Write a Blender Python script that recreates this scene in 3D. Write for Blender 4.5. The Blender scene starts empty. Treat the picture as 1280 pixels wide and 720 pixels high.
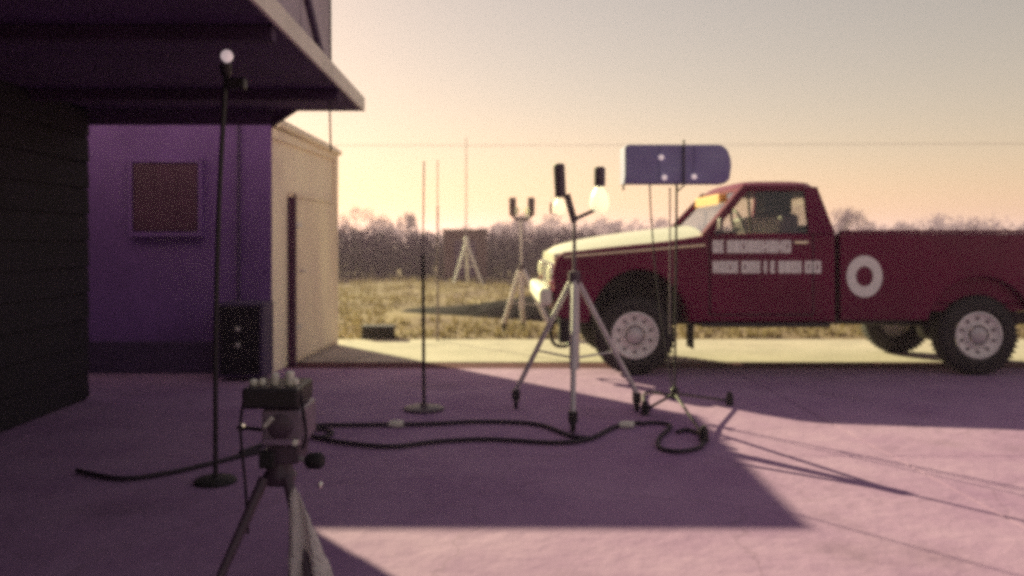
import bpy, bmesh, math, random
from mathutils import Vector, Matrix
random.seed(7)
R = math.radians
scene = bpy.context.scene
col = scene.collection

# ------------------------------------------------------------------ camera
cam_d = bpy.data.cameras.new('camera')
cam = bpy.data.objects.new('camera', cam_d); col.objects.link(cam)
cam.location = (0, 0, 1.27); cam.rotation_euler = (R(90), 0, 0)
cam_d.sensor_width = 36; cam_d.lens = 36 * 1072 / 1280
cam_d.shift_x = 24 / 1280; cam_d.shift_y = -60 / 1280
cam_d.clip_start = 0.05; cam_d.clip_end = 3000
cam_d.dof.use_dof = True; cam_d.dof.focus_distance = 3.4
cam_d.dof.aperture_fstop = (cam_d.lens / 1000) / 0.018      # soft, slightly front-focused cine lens
scene.camera = cam

# ------------------------------------------------------------------ light
SUN_AZ, SUN_EL = R(-38.3), R(23.6)           # azimuth from +Y towards +X
to_sun = Vector((math.sin(SUN_AZ) * math.cos(SUN_EL), math.cos(SUN_AZ) * math.cos(SUN_EL), math.sin(SUN_EL)))
world = bpy.data.worlds.new('World'); scene.world = world; world.use_nodes = True
nt = world.node_tree; nt.nodes.clear()
out = nt.nodes.new('ShaderNodeOutputWorld'); bg = nt.nodes.new('ShaderNodeBackground')
sky = nt.nodes.new('ShaderNodeTexSky'); sky.sky_type = 'NISHITA'; sky.sun_disc = False
sky.sun_elevation = SUN_EL; sky.sun_rotation = SUN_AZ
sky.altitude = 0; sky.air_density = 1.25; sky.dust_density = 0.8; sky.ozone_density = 1.0
tint = nt.nodes.new('ShaderNodeMix'); tint.data_type = 'RGBA'; tint.blend_type = 'MULTIPLY'
tint.inputs[0].default_value = 1.0; tint.inputs[7].default_value = (0.93, 0.65, 0.52, 1)
veil = nt.nodes.new('ShaderNodeMix'); veil.data_type = 'RGBA'; veil.blend_type = 'ADD'; veil.inputs[0].default_value = 1.0
veil.inputs[7].default_value = (1.25, 1.03, 0.66, 1)          # even milky veil over the whole sky
nt.links.new(sky.outputs[0], tint.inputs[6]); nt.links.new(tint.outputs[2], veil.inputs[6]); nt.links.new(veil.outputs[2], bg.inputs[0])
bg.inputs[1].default_value = 0.05
nt.links.new(bg.outputs[0], out.inputs[0])
sun_d = bpy.data.lights.new('sun', 'SUN'); sun_d.energy = 5.0; sun_d.angle = R(0.6); sun_d.color = (1.0, 0.98, 0.48)
sun = bpy.data.objects.new('sun', sun_d); col.objects.link(sun)
sun.rotation_euler = to_sun.to_track_quat('Z', 'Y').to_euler()
sun.location = (-20, 25, 20)
scene.view_settings.view_transform = 'Standard'; scene.view_settings.look = 'None'
scene.view_settings.exposure = 1.25; scene.view_settings.gamma = 1.0
scene.render.engine = 'CYCLES'
scene.cycles.pixel_filter_type = 'BLACKMAN_HARRIS'; scene.cycles.filter_width = 4.0
scene.cycles.use_denoising = False
scene.cycles.max_bounces = 6; scene.cycles.transparent_max_bounces = 16

# ------------------------------------------------------------------ materials
def mat(name, c, rough=0.8, var=0.0, scale=6.0, bump=0.0, metal=0.0, coat=0.0, c2=None, spec=0.5, emit=None, transl=0.0, stretch=None):
    m = bpy.data.materials.new(name); m.use_nodes = True
    n = m.node_tree; b = n.nodes['Principled BSDF']
    b.inputs['Base Color'].default_value = (*c, 1); b.inputs['Roughness'].default_value = rough
    b.inputs['Metallic'].default_value = metal; b.inputs['Coat Weight'].default_value = coat
    b.inputs['Coat Roughness'].default_value = 0.12
    b.inputs['Specular IOR Level'].default_value = spec
    if var > 0 or bump > 0:
        tc = n.nodes.new('ShaderNodeTexCoord'); geo = n.nodes.new('ShaderNodeNewGeometry')
        src = geo.outputs['Position']
        if stretch:
            mp = n.nodes.new('ShaderNodeMapping'); mp.inputs['Scale'].default_value = stretch
            n.links.new(src, mp.inputs[0]); src = mp.outputs[0]
        n1 = n.nodes.new('ShaderNodeTexNoise'); n1.inputs['Scale'].default_value = scale
        n1.inputs['Detail'].default_value = 8; n1.inputs['Roughness'].default_value = 0.68
        n.links.new(src, n1.inputs['Vector'])
        if var > 0:
            ramp = n.nodes.new('ShaderNodeValToRGB')
            cc = c2 or tuple(max(0, x * (1 - var)) for x in c)
            ramp.color_ramp.elements[0].position = 0.33; ramp.color_ramp.elements[1].position = 0.66
            ramp.color_ramp.elements[0].color = (*cc, 1)
            ramp.color_ramp.elements[1].color = (*c, 1)
            n.links.new(n1.outputs['Fac'], ramp.inputs[0]); n.links.new(ramp.outputs[0], b.inputs['Base Color'])
        if bump > 0:
            n2 = n.nodes.new('ShaderNodeTexNoise'); n2.inputs['Scale'].default_value = scale * 9
            n2.inputs['Detail'].default_value = 6
            n.links.new(src, n2.inputs['Vector'])
            bp = n.nodes.new('ShaderNodeBump'); bp.inputs['Strength'].default_value = bump; bp.inputs['Distance'].default_value = 0.02
            n.links.new(n2.outputs['Fac'], bp.inputs['Height']); n.links.new(bp.outputs[0], b.inputs['Normal'])
    if emit:
        b.inputs['Emission Color'].default_value = (*emit[0], 1); b.inputs['Emission Strength'].default_value = emit[1]
    if transl > 0:
        t = n.nodes.new('ShaderNodeBsdfTranslucent'); t.inputs[0].default_value = (*c, 1)
        mx = n.nodes.new('ShaderNodeMixShader'); mx.inputs[0].default_value = transl
        o = n.nodes['Material Output']
        n.links.new(b.outputs[0], mx.inputs[1]); n.links.new(t.outputs[0], mx.inputs[2]); n.links.new(mx.outputs[0], o.inputs[0])
    return m

def weather(m, crack=0.3, stain=0.5, stain_c=(0.12, 0.065, 0.12)):
    """fine cracks and irregular dark stains laid over a mat() ground"""
    n = m.node_tree; b = n.nodes['Principled BSDF']; src = b.inputs['Base Color'].links[0].from_socket
    geo = n.nodes.new('ShaderNodeNewGeometry')
    wob = n.nodes.new('ShaderNodeTexNoise'); wob.inputs['Scale'].default_value = 2.2; wob.inputs['Detail'].default_value = 6
    add = n.nodes.new('ShaderNodeVectorMath'); add.operation = 'MULTIPLY_ADD'; add.inputs[1].default_value = (.55, .55, .55)
    n.links.new(geo.outputs['Position'], wob.inputs['Vector']); n.links.new(wob.outputs['Color'], add.inputs[0]); n.links.new(geo.outputs['Position'], add.inputs[2])
    vo = n.nodes.new('ShaderNodeTexVoronoi'); vo.feature = 'DISTANCE_TO_EDGE'; vo.inputs['Scale'].default_value = .62
    n.links.new(add.outputs[0], vo.inputs['Vector'])
    r1 = n.nodes.new('ShaderNodeValToRGB'); r1.color_ramp.elements[0].position = .0; r1.color_ramp.elements[1].position = .008
    r1.color_ramp.elements[0].color = (crack, crack, crack, 1); r1.color_ramp.elements[1].color = (0, 0, 0, 1)
    n.links.new(vo.outputs['Distance'], r1.inputs[0])
    st = n.nodes.new('ShaderNodeTexNoise'); st.inputs['Scale'].default_value = .9; st.inputs['Detail'].default_value = 9; st.inputs['Roughness'].default_value = .62
    n.links.new(geo.outputs['Position'], st.inputs['Vector'])
    r2 = n.nodes.new('ShaderNodeValToRGB'); r2.color_ramp.elements[0].position = .56; r2.color_ramp.elements[1].position = .72
    r2.color_ramp.elements[0].color = (0, 0, 0, 1); r2.color_ramp.elements[1].color = (stain, stain, stain, 1)
    n.links.new(st.outputs['Fac'], r2.inputs[0])
    mx = n.nodes.new('ShaderNodeMath'); mx.operation = 'MAXIMUM'
    n.links.new(r1.outputs[0], mx.inputs[0]); n.links.new(r2.outputs[0], mx.inputs[1])
    mix = n.nodes.new('ShaderNodeMix'); mix.data_type = 'RGBA'; mix.inputs[7].default_value = (*stain_c, 1)
    n.links.new(mx.outputs[0], mix.inputs[0]); n.links.new(src, mix.inputs[6]); n.links.new(mix.outputs[2], b.inputs['Base Color'])

def glass_mat(name, tintc=(0.9, 0.9, 0.88)):
    m = bpy.data.materials.new(name); m.use_nodes = True; n = m.node_tree; n.nodes.clear()
    o = n.nodes.new('ShaderNodeOutputMaterial'); t = n.nodes.new('ShaderNodeBsdfTransparent'); g = n.nodes.new('ShaderNodeBsdfGlossy')
    t.inputs[0].default_value = (*tintc, 1); g.inputs['Roughness'].default_value = 0.05
    lw = n.nodes.new('ShaderNodeLayerWeight'); pw = n.nodes.new('ShaderNodeMath'); pw.operation = 'POWER'; pw.inputs[1].default_value = 4.5
    f = n.nodes.new('ShaderNodeMath'); f.operation = 'MULTIPLY_ADD'; f.inputs[1].default_value = 0.94; f.inputs[2].default_value = 0.05
    n.links.new(lw.outputs['Facing'], pw.inputs[0]); n.links.new(pw.outputs[0], f.inputs[0])
    mx = n.nodes.new('ShaderNodeMixShader')
    n.links.new(f.outputs[0], mx.inputs[0]); n.links.new(t.outputs[0], mx.inputs[1]); n.links.new(g.outputs[0], mx.inputs[2])
    n.links.new(mx.outputs[0], o.inputs[0])
    return m

M = {
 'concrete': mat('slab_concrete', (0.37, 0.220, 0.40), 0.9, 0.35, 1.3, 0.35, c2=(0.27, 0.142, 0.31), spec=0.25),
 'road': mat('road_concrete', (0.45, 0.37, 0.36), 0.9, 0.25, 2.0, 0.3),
 'strip': mat('rust_asphalt', (0.11, 0.03, 0.055), 0.9, 0.4, 5, 0.4, spec=0.1),
 'field': mat('dry_field', (0.30, 0.22, 0.15), 0.95, 0.55, 0.9, 0.6, c2=(0.15, 0.09, 0.10), spec=0.1),
 'soil': mat('dark_soil', (0.014, 0.007, 0.017), 0.95, 0.5, 3, 0.8, spec=0.05),
 'grass': mat('dry_grass', (0.30, 0.23, 0.13), 0.9, 0.5, 2, c2=(0.16, 0.11, 0.09), transl=0.25),
 'hedge': mat('scrub_leaves', (0.05, 0.02, 0.075), 0.9, 0.5, 0.8, c2=(0.035, 0.014, 0.05), transl=0.1, spec=0.1),
 'wood': mat('far_leaves', (0.10, 0.05, 0.13), 0.9, 0.4, 0.15, c2=(0.06, 0.03, 0.085), transl=0.1, spec=0.1),
 'bark': mat('bark', (0.09, 0.065, 0.07), 0.95, 0.4, 4, 0.4),
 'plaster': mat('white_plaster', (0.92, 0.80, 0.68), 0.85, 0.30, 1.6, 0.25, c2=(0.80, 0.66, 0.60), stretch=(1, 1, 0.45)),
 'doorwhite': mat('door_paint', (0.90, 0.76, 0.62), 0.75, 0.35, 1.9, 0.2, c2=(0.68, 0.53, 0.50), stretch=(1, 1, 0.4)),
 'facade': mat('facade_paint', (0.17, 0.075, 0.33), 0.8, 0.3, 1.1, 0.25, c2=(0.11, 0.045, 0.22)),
 'plinth': mat('plinth_paint', (0.06, 0.03, 0.11), 0.8, 0.3, 3, 0.25),
 'shutter': mat('shutter_paint', (0.075, 0.018, 0.07), 0.7, 0.3, 3),
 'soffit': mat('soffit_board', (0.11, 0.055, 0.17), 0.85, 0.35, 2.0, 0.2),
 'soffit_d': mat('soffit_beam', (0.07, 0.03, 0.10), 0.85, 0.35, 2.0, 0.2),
 'fascia': mat('fascia_paint', (0.86, 0.80, 0.74), 0.7, 0.2, 2.5, 0.15),
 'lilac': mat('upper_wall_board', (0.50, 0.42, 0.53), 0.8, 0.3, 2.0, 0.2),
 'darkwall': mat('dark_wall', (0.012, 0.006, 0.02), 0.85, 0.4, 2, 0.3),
 'roofing': mat('roof_felt', (0.10, 0.08, 0.09), 0.95, 0.3, 4, 0.3),
 'black': mat('black_metal', (0.018, 0.012, 0.020), 0.45, 0.2, 8),
 'rubber': mat('rubber', (0.016, 0.012, 0.018), 0.75, 0.3, 10, 0.2),
 'cable': mat('cable_rubber', (0.020, 0.010, 0.024), 0.7),
 'steel': mat('grey_steel', (0.62, 0.56, 0.62), 0.42, 0.2, 9, metal=0.2),
 'white': mat('white_enamel', (0.78, 0.74, 0.70), 0.45, 0.12, 6),
 'bulb': mat('bulb_glass', (0.92, 0.90, 0.82), 0.25, transl=0.55),
 'chrome': mat('chrome', (0.75, 0.72, 0.70), 0.14, metal=1.0),
 'lampgrey': mat('lamp_housing', (0.085, 0.05, 0.085), 0.5, 0.2, 10),
 'blue': mat('blue_hood', (0.27, 0.26, 0.50), 0.55, 0.35, 5, 0.1, c2=(0.20, 0.16, 0.40)),
 'red': mat('red_paint', (0.15, 0.001, 0.048), 0.4, 0.3, 1.6, coat=0.08, spec=0.12),
 'hood': mat('hood_white', (0.80, 0.74, 0.66), 0.35, 0.08, 2.0, coat=0.5),  # hood colour, white beside the red body
 'letter': mat('letter_paint', (0.90, 0.86, 0.88), 0.6, 0.15, 12),
 'rim': mat('rim_paint', (0.88, 0.82, 0.86), 0.5, 0.2, 9),
 'seat': mat('dark_vinyl', (0.06, 0.025, 0.06), 0.55, 0.2, 6),
 'visor': mat('orange_visor', (0.75, 0.44, 0.20), 0.6, transl=0.4),
 'lit': mat('lit_bulb', (0.92, 0.90, 0.80), 0.3, emit=((1.0, 0.9, 0.66), 0.36), transl=0.5),
 'globe': mat('glow_globe', (0.9, 0.85, 0.8), 0.3, emit=((1.0, 0.78, 0.80), 0.18)),
 'rust': mat('brown_panel', (0.10, 0.040, 0.055), 0.8, 0.4, 3, 0.2),
 'bleed_sheet': mat('bleed_white', (0.80, 0.74, 0.76), 0.85, 0.12, 7, transl=0.3),
 'mast': mat('mast_metal', (0.16, 0.12, 0.15), 0.5),
 'amber': mat('amber_lens', (0.55, 0.16, 0.12), 0.3),
 'camgrey': mat('camera_enamel', (0.24, 0.17, 0.25), 0.4, 0.3, 30),
 'glass': glass_mat('window_glass'),
}

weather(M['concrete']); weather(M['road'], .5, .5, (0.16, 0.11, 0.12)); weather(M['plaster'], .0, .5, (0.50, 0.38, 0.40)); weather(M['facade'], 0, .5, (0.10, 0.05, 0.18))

# ------------------------------------------------------------------ mesh helpers
class MB:
    def __init__(s): s.v = []; s.f = []; s.sm = []
    def add(s, vs, fs, smooth=False):
        k = len(s.v); s.v += [tuple(v) for v in vs]; s.f += [tuple(i + k for i in f) for f in fs]; s.sm += [smooth] * len(fs)
        return s
    def box(s, x0, x1, y0, y1, z0, z1, b=0.0):
        bm = bmesh.new(); bmesh.ops.create_cube(bm, size=1)
        for v in bm.verts:
            v.co = Vector(((x0 + x1) / 2 + v.co.x * (x1 - x0), (y0 + y1) / 2 + v.co.y * (y1 - y0), (z0 + z1) / 2 + v.co.z * (z1 - z0)))
        if b: bmesh.ops.bevel(bm, geom=list(bm.edges), offset=b, segments=2, affect='EDGES', profile=0.5)
        return s.bm(bm)
    def bm(s, bm, smooth=False):
        bm.verts.index_update()
        s.add([v.co.copy() for v in bm.verts], [[v.index for v in f.verts] for f in bm.faces], smooth); bm.free(); return s
    def tube(s, pts, r, n=8, caps=True):
        pts = [Vector(p) for p in pts]; rs = r if isinstance(r, (list, tuple)) else [r] * len(pts)
        vs = []; fs = []; up = None
        for i, p in enumerate(pts):
            a = pts[max(0, i - 1)]; c = pts[min(len(pts) - 1, i + 1)]; t = (c - a).normalized()
            if up is None: up = Vector((0, 0, 1)) if abs(t.z) < .9 else Vector((1, 0, 0))
            u = t.cross(up).normalized(); w = u.cross(t).normalized(); up = w
            for k in range(n):
                q = 2 * math.pi * k / n; vs.append(p + (u * math.cos(q) + w * math.sin(q)) * rs[i])
        for i in range(len(pts) - 1):
            for k in range(n): fs.append((i * n + k, i * n + (k + 1) % n, (i + 1) * n + (k + 1) % n, (i + 1) * n + k))
        if caps: fs.append(tuple(range(n - 1, -1, -1))); fs.append(tuple(range((len(pts) - 1) * n, len(pts) * n)))
        return s.add(vs, fs, True)
    def lathe(s, c, axis, prof, n=24, cap0=True):            # prof: (along axis, radius)
        c = Vector(c); a = Vector(axis).normalized()
        u = a.orthogonal().normalized(); w = a.cross(u)
        vs = []; fs = []
        for h, r in prof:
            for k in range(n):
                q = 2 * math.pi * k / n; vs.append(c + a * h + (u * math.cos(q) + w * math.sin(q)) * max(r, 1e-4))
        for i in range(len(prof) - 1):
            for k in range(n): fs.append((i * n + k, i * n + (k + 1) % n, (i + 1) * n + (k + 1) % n, (i + 1) * n + k))
        if cap0: fs.append(tuple(range(n - 1, -1, -1))); fs.append(tuple(range((len(prof) - 1) * n, len(prof) * n)))
        return s.add(vs, fs, True)
    def prism(s, prof, y0, y1, b=0.0, seg=2):      # prof in XZ, pushed along Y
        bm = bmesh.new(); a = [bm.verts.new((x, y0, z)) for x, z in prof]
        f = bm.faces.new(a); r = bmesh.ops.extrude_face_region(bm, geom=[f])
        for e in r['geom']:
            if isinstance(e, bmesh.types.BMVert): e.co.y = y1
        bmesh.ops.recalc_face_normals(bm, faces=bm.faces)
        if b:
            es = [e for e in bm.edges if abs(e.verts[0].co.y - e.verts[1].co.y) < 1e-6]
            bmesh.ops.bevel(bm, geom=es, offset=b, segments=seg, affect='EDGES', profile=0.5, clamp_overlap=True)
        return s.bm(bm)
    def hexa(s, p):                                # 8 corners: bottom loop, top loop
        return s.add(p, [(3, 2, 1, 0), (4, 5, 6, 7), (0, 1, 5, 4), (1, 2, 6, 5), (2, 3, 7, 6), (3, 0, 4, 7)])
    def bar(s, a, b, w, h):                        # square bar between points
        a = Vector(a); b = Vector(b); t = (b - a).normalized(); up = Vector((0, 0, 1)) if abs(t.z) < .95 else Vector((0, 1, 0))
        u = t.cross(up).normalized() * w / 2; k = u.cross(t).normalized() * h / 2
        return s.hexa([a - u - k, a + u - k, a + u + k, a - u + k, b - u - k, b + u - k, b + u + k, b - u + k])
    def build(s, name, m, parent=None):
        me = bpy.data.meshes.new(name)
        off = wloc(parent) if parent else Vector((0, 0, 0))
        me.from_pydata([Vector(v) - off for v in s.v], [], s.f); me.update()
        me.polygons.foreach_set('use_smooth', s.sm)
        bm = bmesh.new(); bm.from_mesh(me); bmesh.ops.recalc_face_normals(bm, faces=bm.faces); bm.to_mesh(me); bm.free()
        if all(s.sm): me.set_sharp_from_angle(angle=R(38))
        me.materials.append(m)
        o = bpy.data.objects.new(name, me); col.objects.link(o); o.parent = parent
        return o

def wloc(o):
    p = Vector((0, 0, 0))
    while o: p += o.location; o = o.parent
    return p
def tag(o, label, cat=None, group=None, kind=None):
    o['label'] = label
    if cat: o['category'] = cat
    if group: o['group'] = group
    if kind: o['kind'] = kind
    return o
def thing(name, loc, label, cat, group=None):
    o = bpy.data.objects.new(name, None); col.objects.link(o); o.location = loc; o.empty_display_size = 0.1
    return tag(o, label, cat, group)
def sub_empty(name, loc, parent):
    o = bpy.data.objects.new(name, None); col.objects.link(o); o.parent = parent
    o.location = Vector(loc) - wloc(parent); o.empty_display_size = 0.1; return o
def struct(name, mb, m, label):
    o = mb.build(name, m); o['kind'] = 'structure'; o['label'] = label; return o
def smooth_path(pts, n=8):
    pts = [Vector(p) for p in pts]; P = [pts[0]] + pts + [pts[-1]]; r = []
    for i in range(1, len(P) - 2):
        for k in range(n):
            t = k / n; a, b, c, d = P[i - 1], P[i], P[i + 1], P[i + 2]
            r.append(0.5 * ((2 * b) + (c - a) * t + (2 * a - 5 * b + 4 * c - d) * t * t + (3 * b - a - 3 * c + d) * t ** 3))
    r.append(pts[-1]); return r
def gp(px, py, z=0.0):                             # ground measurement taken from the photograph's perspective
    d = (1.27 - z) * 1072 / (py - 300); return Vector(((px - 616) * d / 1072, d, z))

# ------------------------------------------------------------------ ground
def grid(x0, x1, y0, y1, nx, ny, fz):
    m = MB(); vs = []; fs = []
    for j in range(ny + 1):
        for i in range(nx + 1):
            x = x0 + (x1 - x0) * i / nx; y = y0 + (y1 - y0) * j / ny; vs.append((x, y, fz(x, y)))
    for j in range(ny):
        for i in range(nx): a = j * (nx + 1) + i; fs.append((a, a + 1, a + nx + 2, a + nx + 1))
    return m.add(vs, fs, True)
struct('ground', MB().add([(-350, -120, -0.02), (350, -120, -0.02), (350, 420, -0.02), (-350, 420, -0.02)], [(0, 1, 2, 3)]), M['field'], 'flat dry open land reaching to the horizon')
def fz(x, y):
    e = min(1, max(0, (y - 10.9) / 1.5))
    return -0.012 + e * (0.035 * math.sin(x * 1.3 + y * .7) + 0.03 * math.sin(x * .5 - y * 1.7) + 0.03)
struct('grass_field', grid(-14, 26, 10.85, 34, 90, 60, fz), M['field'], 'dry tan grass field behind the pickup')
struct('road', MB().box(-40, 60, 8.93, 10.95, -0.2, 0.0), M['road'], 'sunlit pale concrete road strip behind the pickup')
struct('asphalt_strip', MB().box(-40, 60, 8.50, 8.93, -0.2, -0.006), M['strip'], 'dark reddish strip between slab and road')
slab = bpy.data.objects.new('concrete_slab', None); col.objects.link(slab); slab['kind'] = 'structure'; slab['label'] = 'shaded grey concrete slab in the foreground'
xs = [-14, -8.4, -3.0, 2.35, 8.2, 14, 22]; ys = [-4, 1.9, 5.05, 8.50]
for i in range(len(xs) - 1):
    for j in range(len(ys) - 1):
        MB().box(xs[i] + .006, xs[i + 1] - .006, ys[j] + .006, ys[j + 1] - .006 * (j < 2), -0.2, 0.0 - 0.0015 * ((i * 3 + j) % 3)).build('slab_panel', M['concrete'], slab)
# low dark earth bank beyond the road
def mound(x0, x1, y0, y1, h):
    m = MB(); vs = []; fs = []; nx, ny = 60, 24; rnd = random.Random(3)
    for j in range(ny + 1):
        for i in range(nx + 1):
            u = i / nx; v = j / ny; e = (min(1, v / .2) ** .9 if v < .2 else math.cos(math.pi / 2 * (v - .2) / .8)) * min(1, (u * 1.5) ** 1.3) * min(1, ((1 - u) * 6)) ** .7
            x = x0 + (x1 - x0) * u; y = y0 + (y1 - y0) * v
            z = h * e * (0.85 + 0.3 * rnd.random()) - 0.03 + (0.02 if 0 < e else 0)
            vs.append((x, y, z))
    for j in range(ny):
        for i in range(nx): a = j * (nx + 1) + i; fs.append((a, a + 1, a + nx + 2, a + nx + 1))
    return m.add(vs, fs, True)
struct('earth_bank', mound(-2.1, 3.2, 13.3, 16.6, 0.46), M['soil'], 'low bank of dark turned earth beyond the road')

# ------------------------------------------------------------------ shed on the left
A = Vector((-2.11, 8.2, 0)); B = Vector((-1.93, 10.45, 0)); H1, H2 = 2.42, 2.36
shed = thing('shed', (-4, 9.3, 0), 'low flat-roofed shed with white side wall and dark purple front', 'shed')
T = 0.14
L0, L1 = Vector((-7.2, 8.2, 0)), Vector((-7.2, 10.45, 0))
def wall4(m, a, b, ha, hb, th):                    # wall with inner thickness vector th
    a = Vector(a); b = Vector(b); th = Vector(th); z = Vector((0, 0, 1))
    return m.hexa([a, b, b + th, a + th, a + z * ha, b + z * hb, b + th + z * hb, a + th + z * ha])
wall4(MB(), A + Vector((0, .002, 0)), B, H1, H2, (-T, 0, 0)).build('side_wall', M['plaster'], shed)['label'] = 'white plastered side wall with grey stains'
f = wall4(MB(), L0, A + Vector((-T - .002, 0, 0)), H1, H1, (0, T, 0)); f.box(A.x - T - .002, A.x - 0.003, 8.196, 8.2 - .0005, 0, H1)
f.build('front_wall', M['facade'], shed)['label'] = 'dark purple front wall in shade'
wall4(MB(), L1, B + Vector((-T - .002, 0, 0)), H2, H2, (0, -T, 0)).build('back_wall', M['plaster'], shed)
wall4(MB(), (-7.2, 8.35, 0), (-7.2, 10.3, 0), H1, H2, (T, 0, 0)).build('end_wall', M['plaster'], shed)
MB().hexa([Vector((-7.25, 8.17, H1)), Vector((-2.07, 8.17, H1)), Vector((-1.90, 10.5, H2)), Vector((-7.25, 10.5, H2)),
           Vector((-7.25, 8.17, H1 + .03)), Vector((-2.07, 8.17, H1 + .03)), Vector((-1.90, 10.5, H2 + .03)), Vector((-7.25, 10.5, H2 + .03))]).build('roof', M['roofing'], shed)
MB().box(-7.2, A.x - .004, 8.165, 8.195, 0, 0.30, .004).build('plinth', M['plinth'], shed)
# door leaf hung outside the side wall
def onw(t, o, z): p = A.lerp(B, t); n = Vector((B.y - A.y, -(B.x - A.x), 0)).normalized(); return p + n * o + Vector((0, 0, z))
def wallbox(t0, t1, o0, o1, z0, z1):
    return MB().hexa([onw(t0, o0, z0), onw(t1, o0, z0), onw(t1, o1, z0), onw(t0, o1, z0), onw(t0, o0, z1), onw(t1, o0, z1), onw(t1, o1, z1), onw(t0, o1, z1)])
door = wallbox(.235, .93, .004, .055, .06, 1.70).build('door', M['doorwhite'], shed)
wallbox(.205, .232, .003, .075, .0, 1.74).build('frame', M['shutter'], door)
wallbox(.20, .95, .003, .066, 1.705, 1.745).build('lintel', M['doorwhite'], door)
MB().tube([onw(.30, .056, .95), onw(.30, .10, .95), onw(.34, .10, .95)], .010).build('handle', M['steel'], door)
wallbox(.96, .995, .003, .05, 0, 2.3).build('corner_board', M['plaster'], shed)
wallbox(.0, .99, .003, .035, 2.24, 2.33).build('eave_board', M['plaster'], shed)
sh = MB().box(-3.42, -2.80, 8.15, 8.194, 1.35, 2.0, .006).build('shutter', M['shutter'], shed); sh['label'] = 'dark shutter closing a square opening'
for k in range(3): MB().box(-3.41 + k * .202, -3.41 + k * .202 + .198, 8.139, 8.149, 1.36, 1.99, .002).build('board', M['shutter'], sh)
for a in ((-3.46, -2.76, 2.003, 2.05), (-3.46, -2.76, 1.30, 1.347), (-3.46, -3.423, 1.349, 2.001), (-2.797, -2.76, 1.349, 2.001)):
    MB().box(a[0], a[1], 8.13, 8.194, a[2], a[3], .004).build('frame', M['facade'], sh)
for z in (.35, 1.4): wallbox(.236, .33, .056, .064, z, z + .05).build('hinge', M['steel'], door)
MB().tube([onw(.0, .06, 2.385), onw(1.0, .06, 2.33)], .035, 10).build('gutter', M['plaster'], shed)
MB().tube([(-2.42, 8.17, 2.4), (-2.42, 8.17, .3)], .014).build('pipe', M['plinth'], shed)

# ------------------------------------------------------------------ canopy building on the left
XR, YF, ZS = -1.052, 7.0, 2.328
cb = thing('canopy_building', (-4, 2.5, 0), 'dark building at left edge with overhanging canopy roof and white fascia', 'building')
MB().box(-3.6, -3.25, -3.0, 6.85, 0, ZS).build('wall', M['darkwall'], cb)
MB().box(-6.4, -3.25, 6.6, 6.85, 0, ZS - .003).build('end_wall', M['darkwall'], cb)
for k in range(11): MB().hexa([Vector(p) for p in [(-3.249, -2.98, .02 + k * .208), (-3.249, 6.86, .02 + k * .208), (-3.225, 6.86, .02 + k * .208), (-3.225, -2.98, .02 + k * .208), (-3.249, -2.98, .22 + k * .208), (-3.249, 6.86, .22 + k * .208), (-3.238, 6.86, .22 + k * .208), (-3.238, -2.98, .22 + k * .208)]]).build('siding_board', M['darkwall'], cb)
for k in range(14):
    y0 = -3.0 + k * (YF + 3.0) / 14
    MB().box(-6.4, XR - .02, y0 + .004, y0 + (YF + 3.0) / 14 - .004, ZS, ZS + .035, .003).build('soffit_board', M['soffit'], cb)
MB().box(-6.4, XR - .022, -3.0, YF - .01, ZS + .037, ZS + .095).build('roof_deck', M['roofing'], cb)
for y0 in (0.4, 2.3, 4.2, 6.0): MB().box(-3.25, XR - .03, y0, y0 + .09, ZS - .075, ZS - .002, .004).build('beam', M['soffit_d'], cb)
MB().box(-6.4, XR - .021, YF - .008, YF + .02, ZS - .004, ZS + .105, .003).build('end_fascia', M['soffit'], cb)
MB().box(XR - .019, XR + .005, -3.0, YF + .02, ZS - .006, ZS + .105, .003).build('side_fascia', M['fascia'], cb)
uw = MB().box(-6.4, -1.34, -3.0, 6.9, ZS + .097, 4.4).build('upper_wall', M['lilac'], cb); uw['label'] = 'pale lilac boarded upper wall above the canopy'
for k in range(9): MB().box(-1.339, -1.318, -2.9 + k * 1.1, -2.9 + k * 1.1 + 1.07, ZS + .11, 4.39, .004).build('panel', M['lilac'], uw)
MB().bar((-1.30, 6.75, ZS + .2), (-1.30, 4.9, ZS + 1.3), .03, .08).build('brace', M['soffit_d'], cb)
MB().box(-6.4, -1.80, 6.94, 6.975, ZS - .125, ZS - .006, .003).build('valance', M['soffit'], cb)
MB().prism([(-1.795, ZS - .15), (-1.58, ZS - .007), (-1.795, ZS - .007)], 6.945, 6.97).build('bracket', M['soffit_d'], cb)

tag(MB().tube(smooth_path([(-1.205, 6.35, 3.4), (-1.202, 6.36, 2.5), (-1.206, 6.35, 2.2), (-1.20, 6.36, 1.93)]), .007, 6).build('hanging_wire', M['cable']),
    'thin dark wire hanging down past the canopy edge', 'wire')

# ------------------------------------------------------------------ pickup
P0 = (3.1, 8.9, 0)
truck = thing('pickup_truck', P0, 'dark red old pickup with white hood and pale lettering on its door', 'pickup truck')
YN, YFAR, YC = 8.0, 9.85, 8.925
WX, WZ, WR = 1.335, 0.375, 0.375; RX = 4.56
def arch(cx, r, z0, n=14, cz=0.40, rz=None):
    rz = rz or r; a0 = math.asin(min(1, (z0 - cz) / rz)); return [(cx + r * math.cos(t), cz + rz * math.sin(t)) for t in [a0 + (math.pi - 2 * a0) * k / n for k in range(n + 1)]]
prof = [(.60, .56), (.575, .62), (.56, .98), (.585, 1.10), (.66, 1.155), (1.1, 1.205), (1.6, 1.255), (1.96, 1.31), (2.02, 1.325), (3.20, 1.335), (3.205, .50), (1.875, .50)]
prof += [p for p in arch(WX + .035, .475, .50, cz=.42, rz=.575)] + [(.80, .50)]
MB().prism(prof, YN, YFAR, .035).build('body', M['red'], truck)
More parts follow.
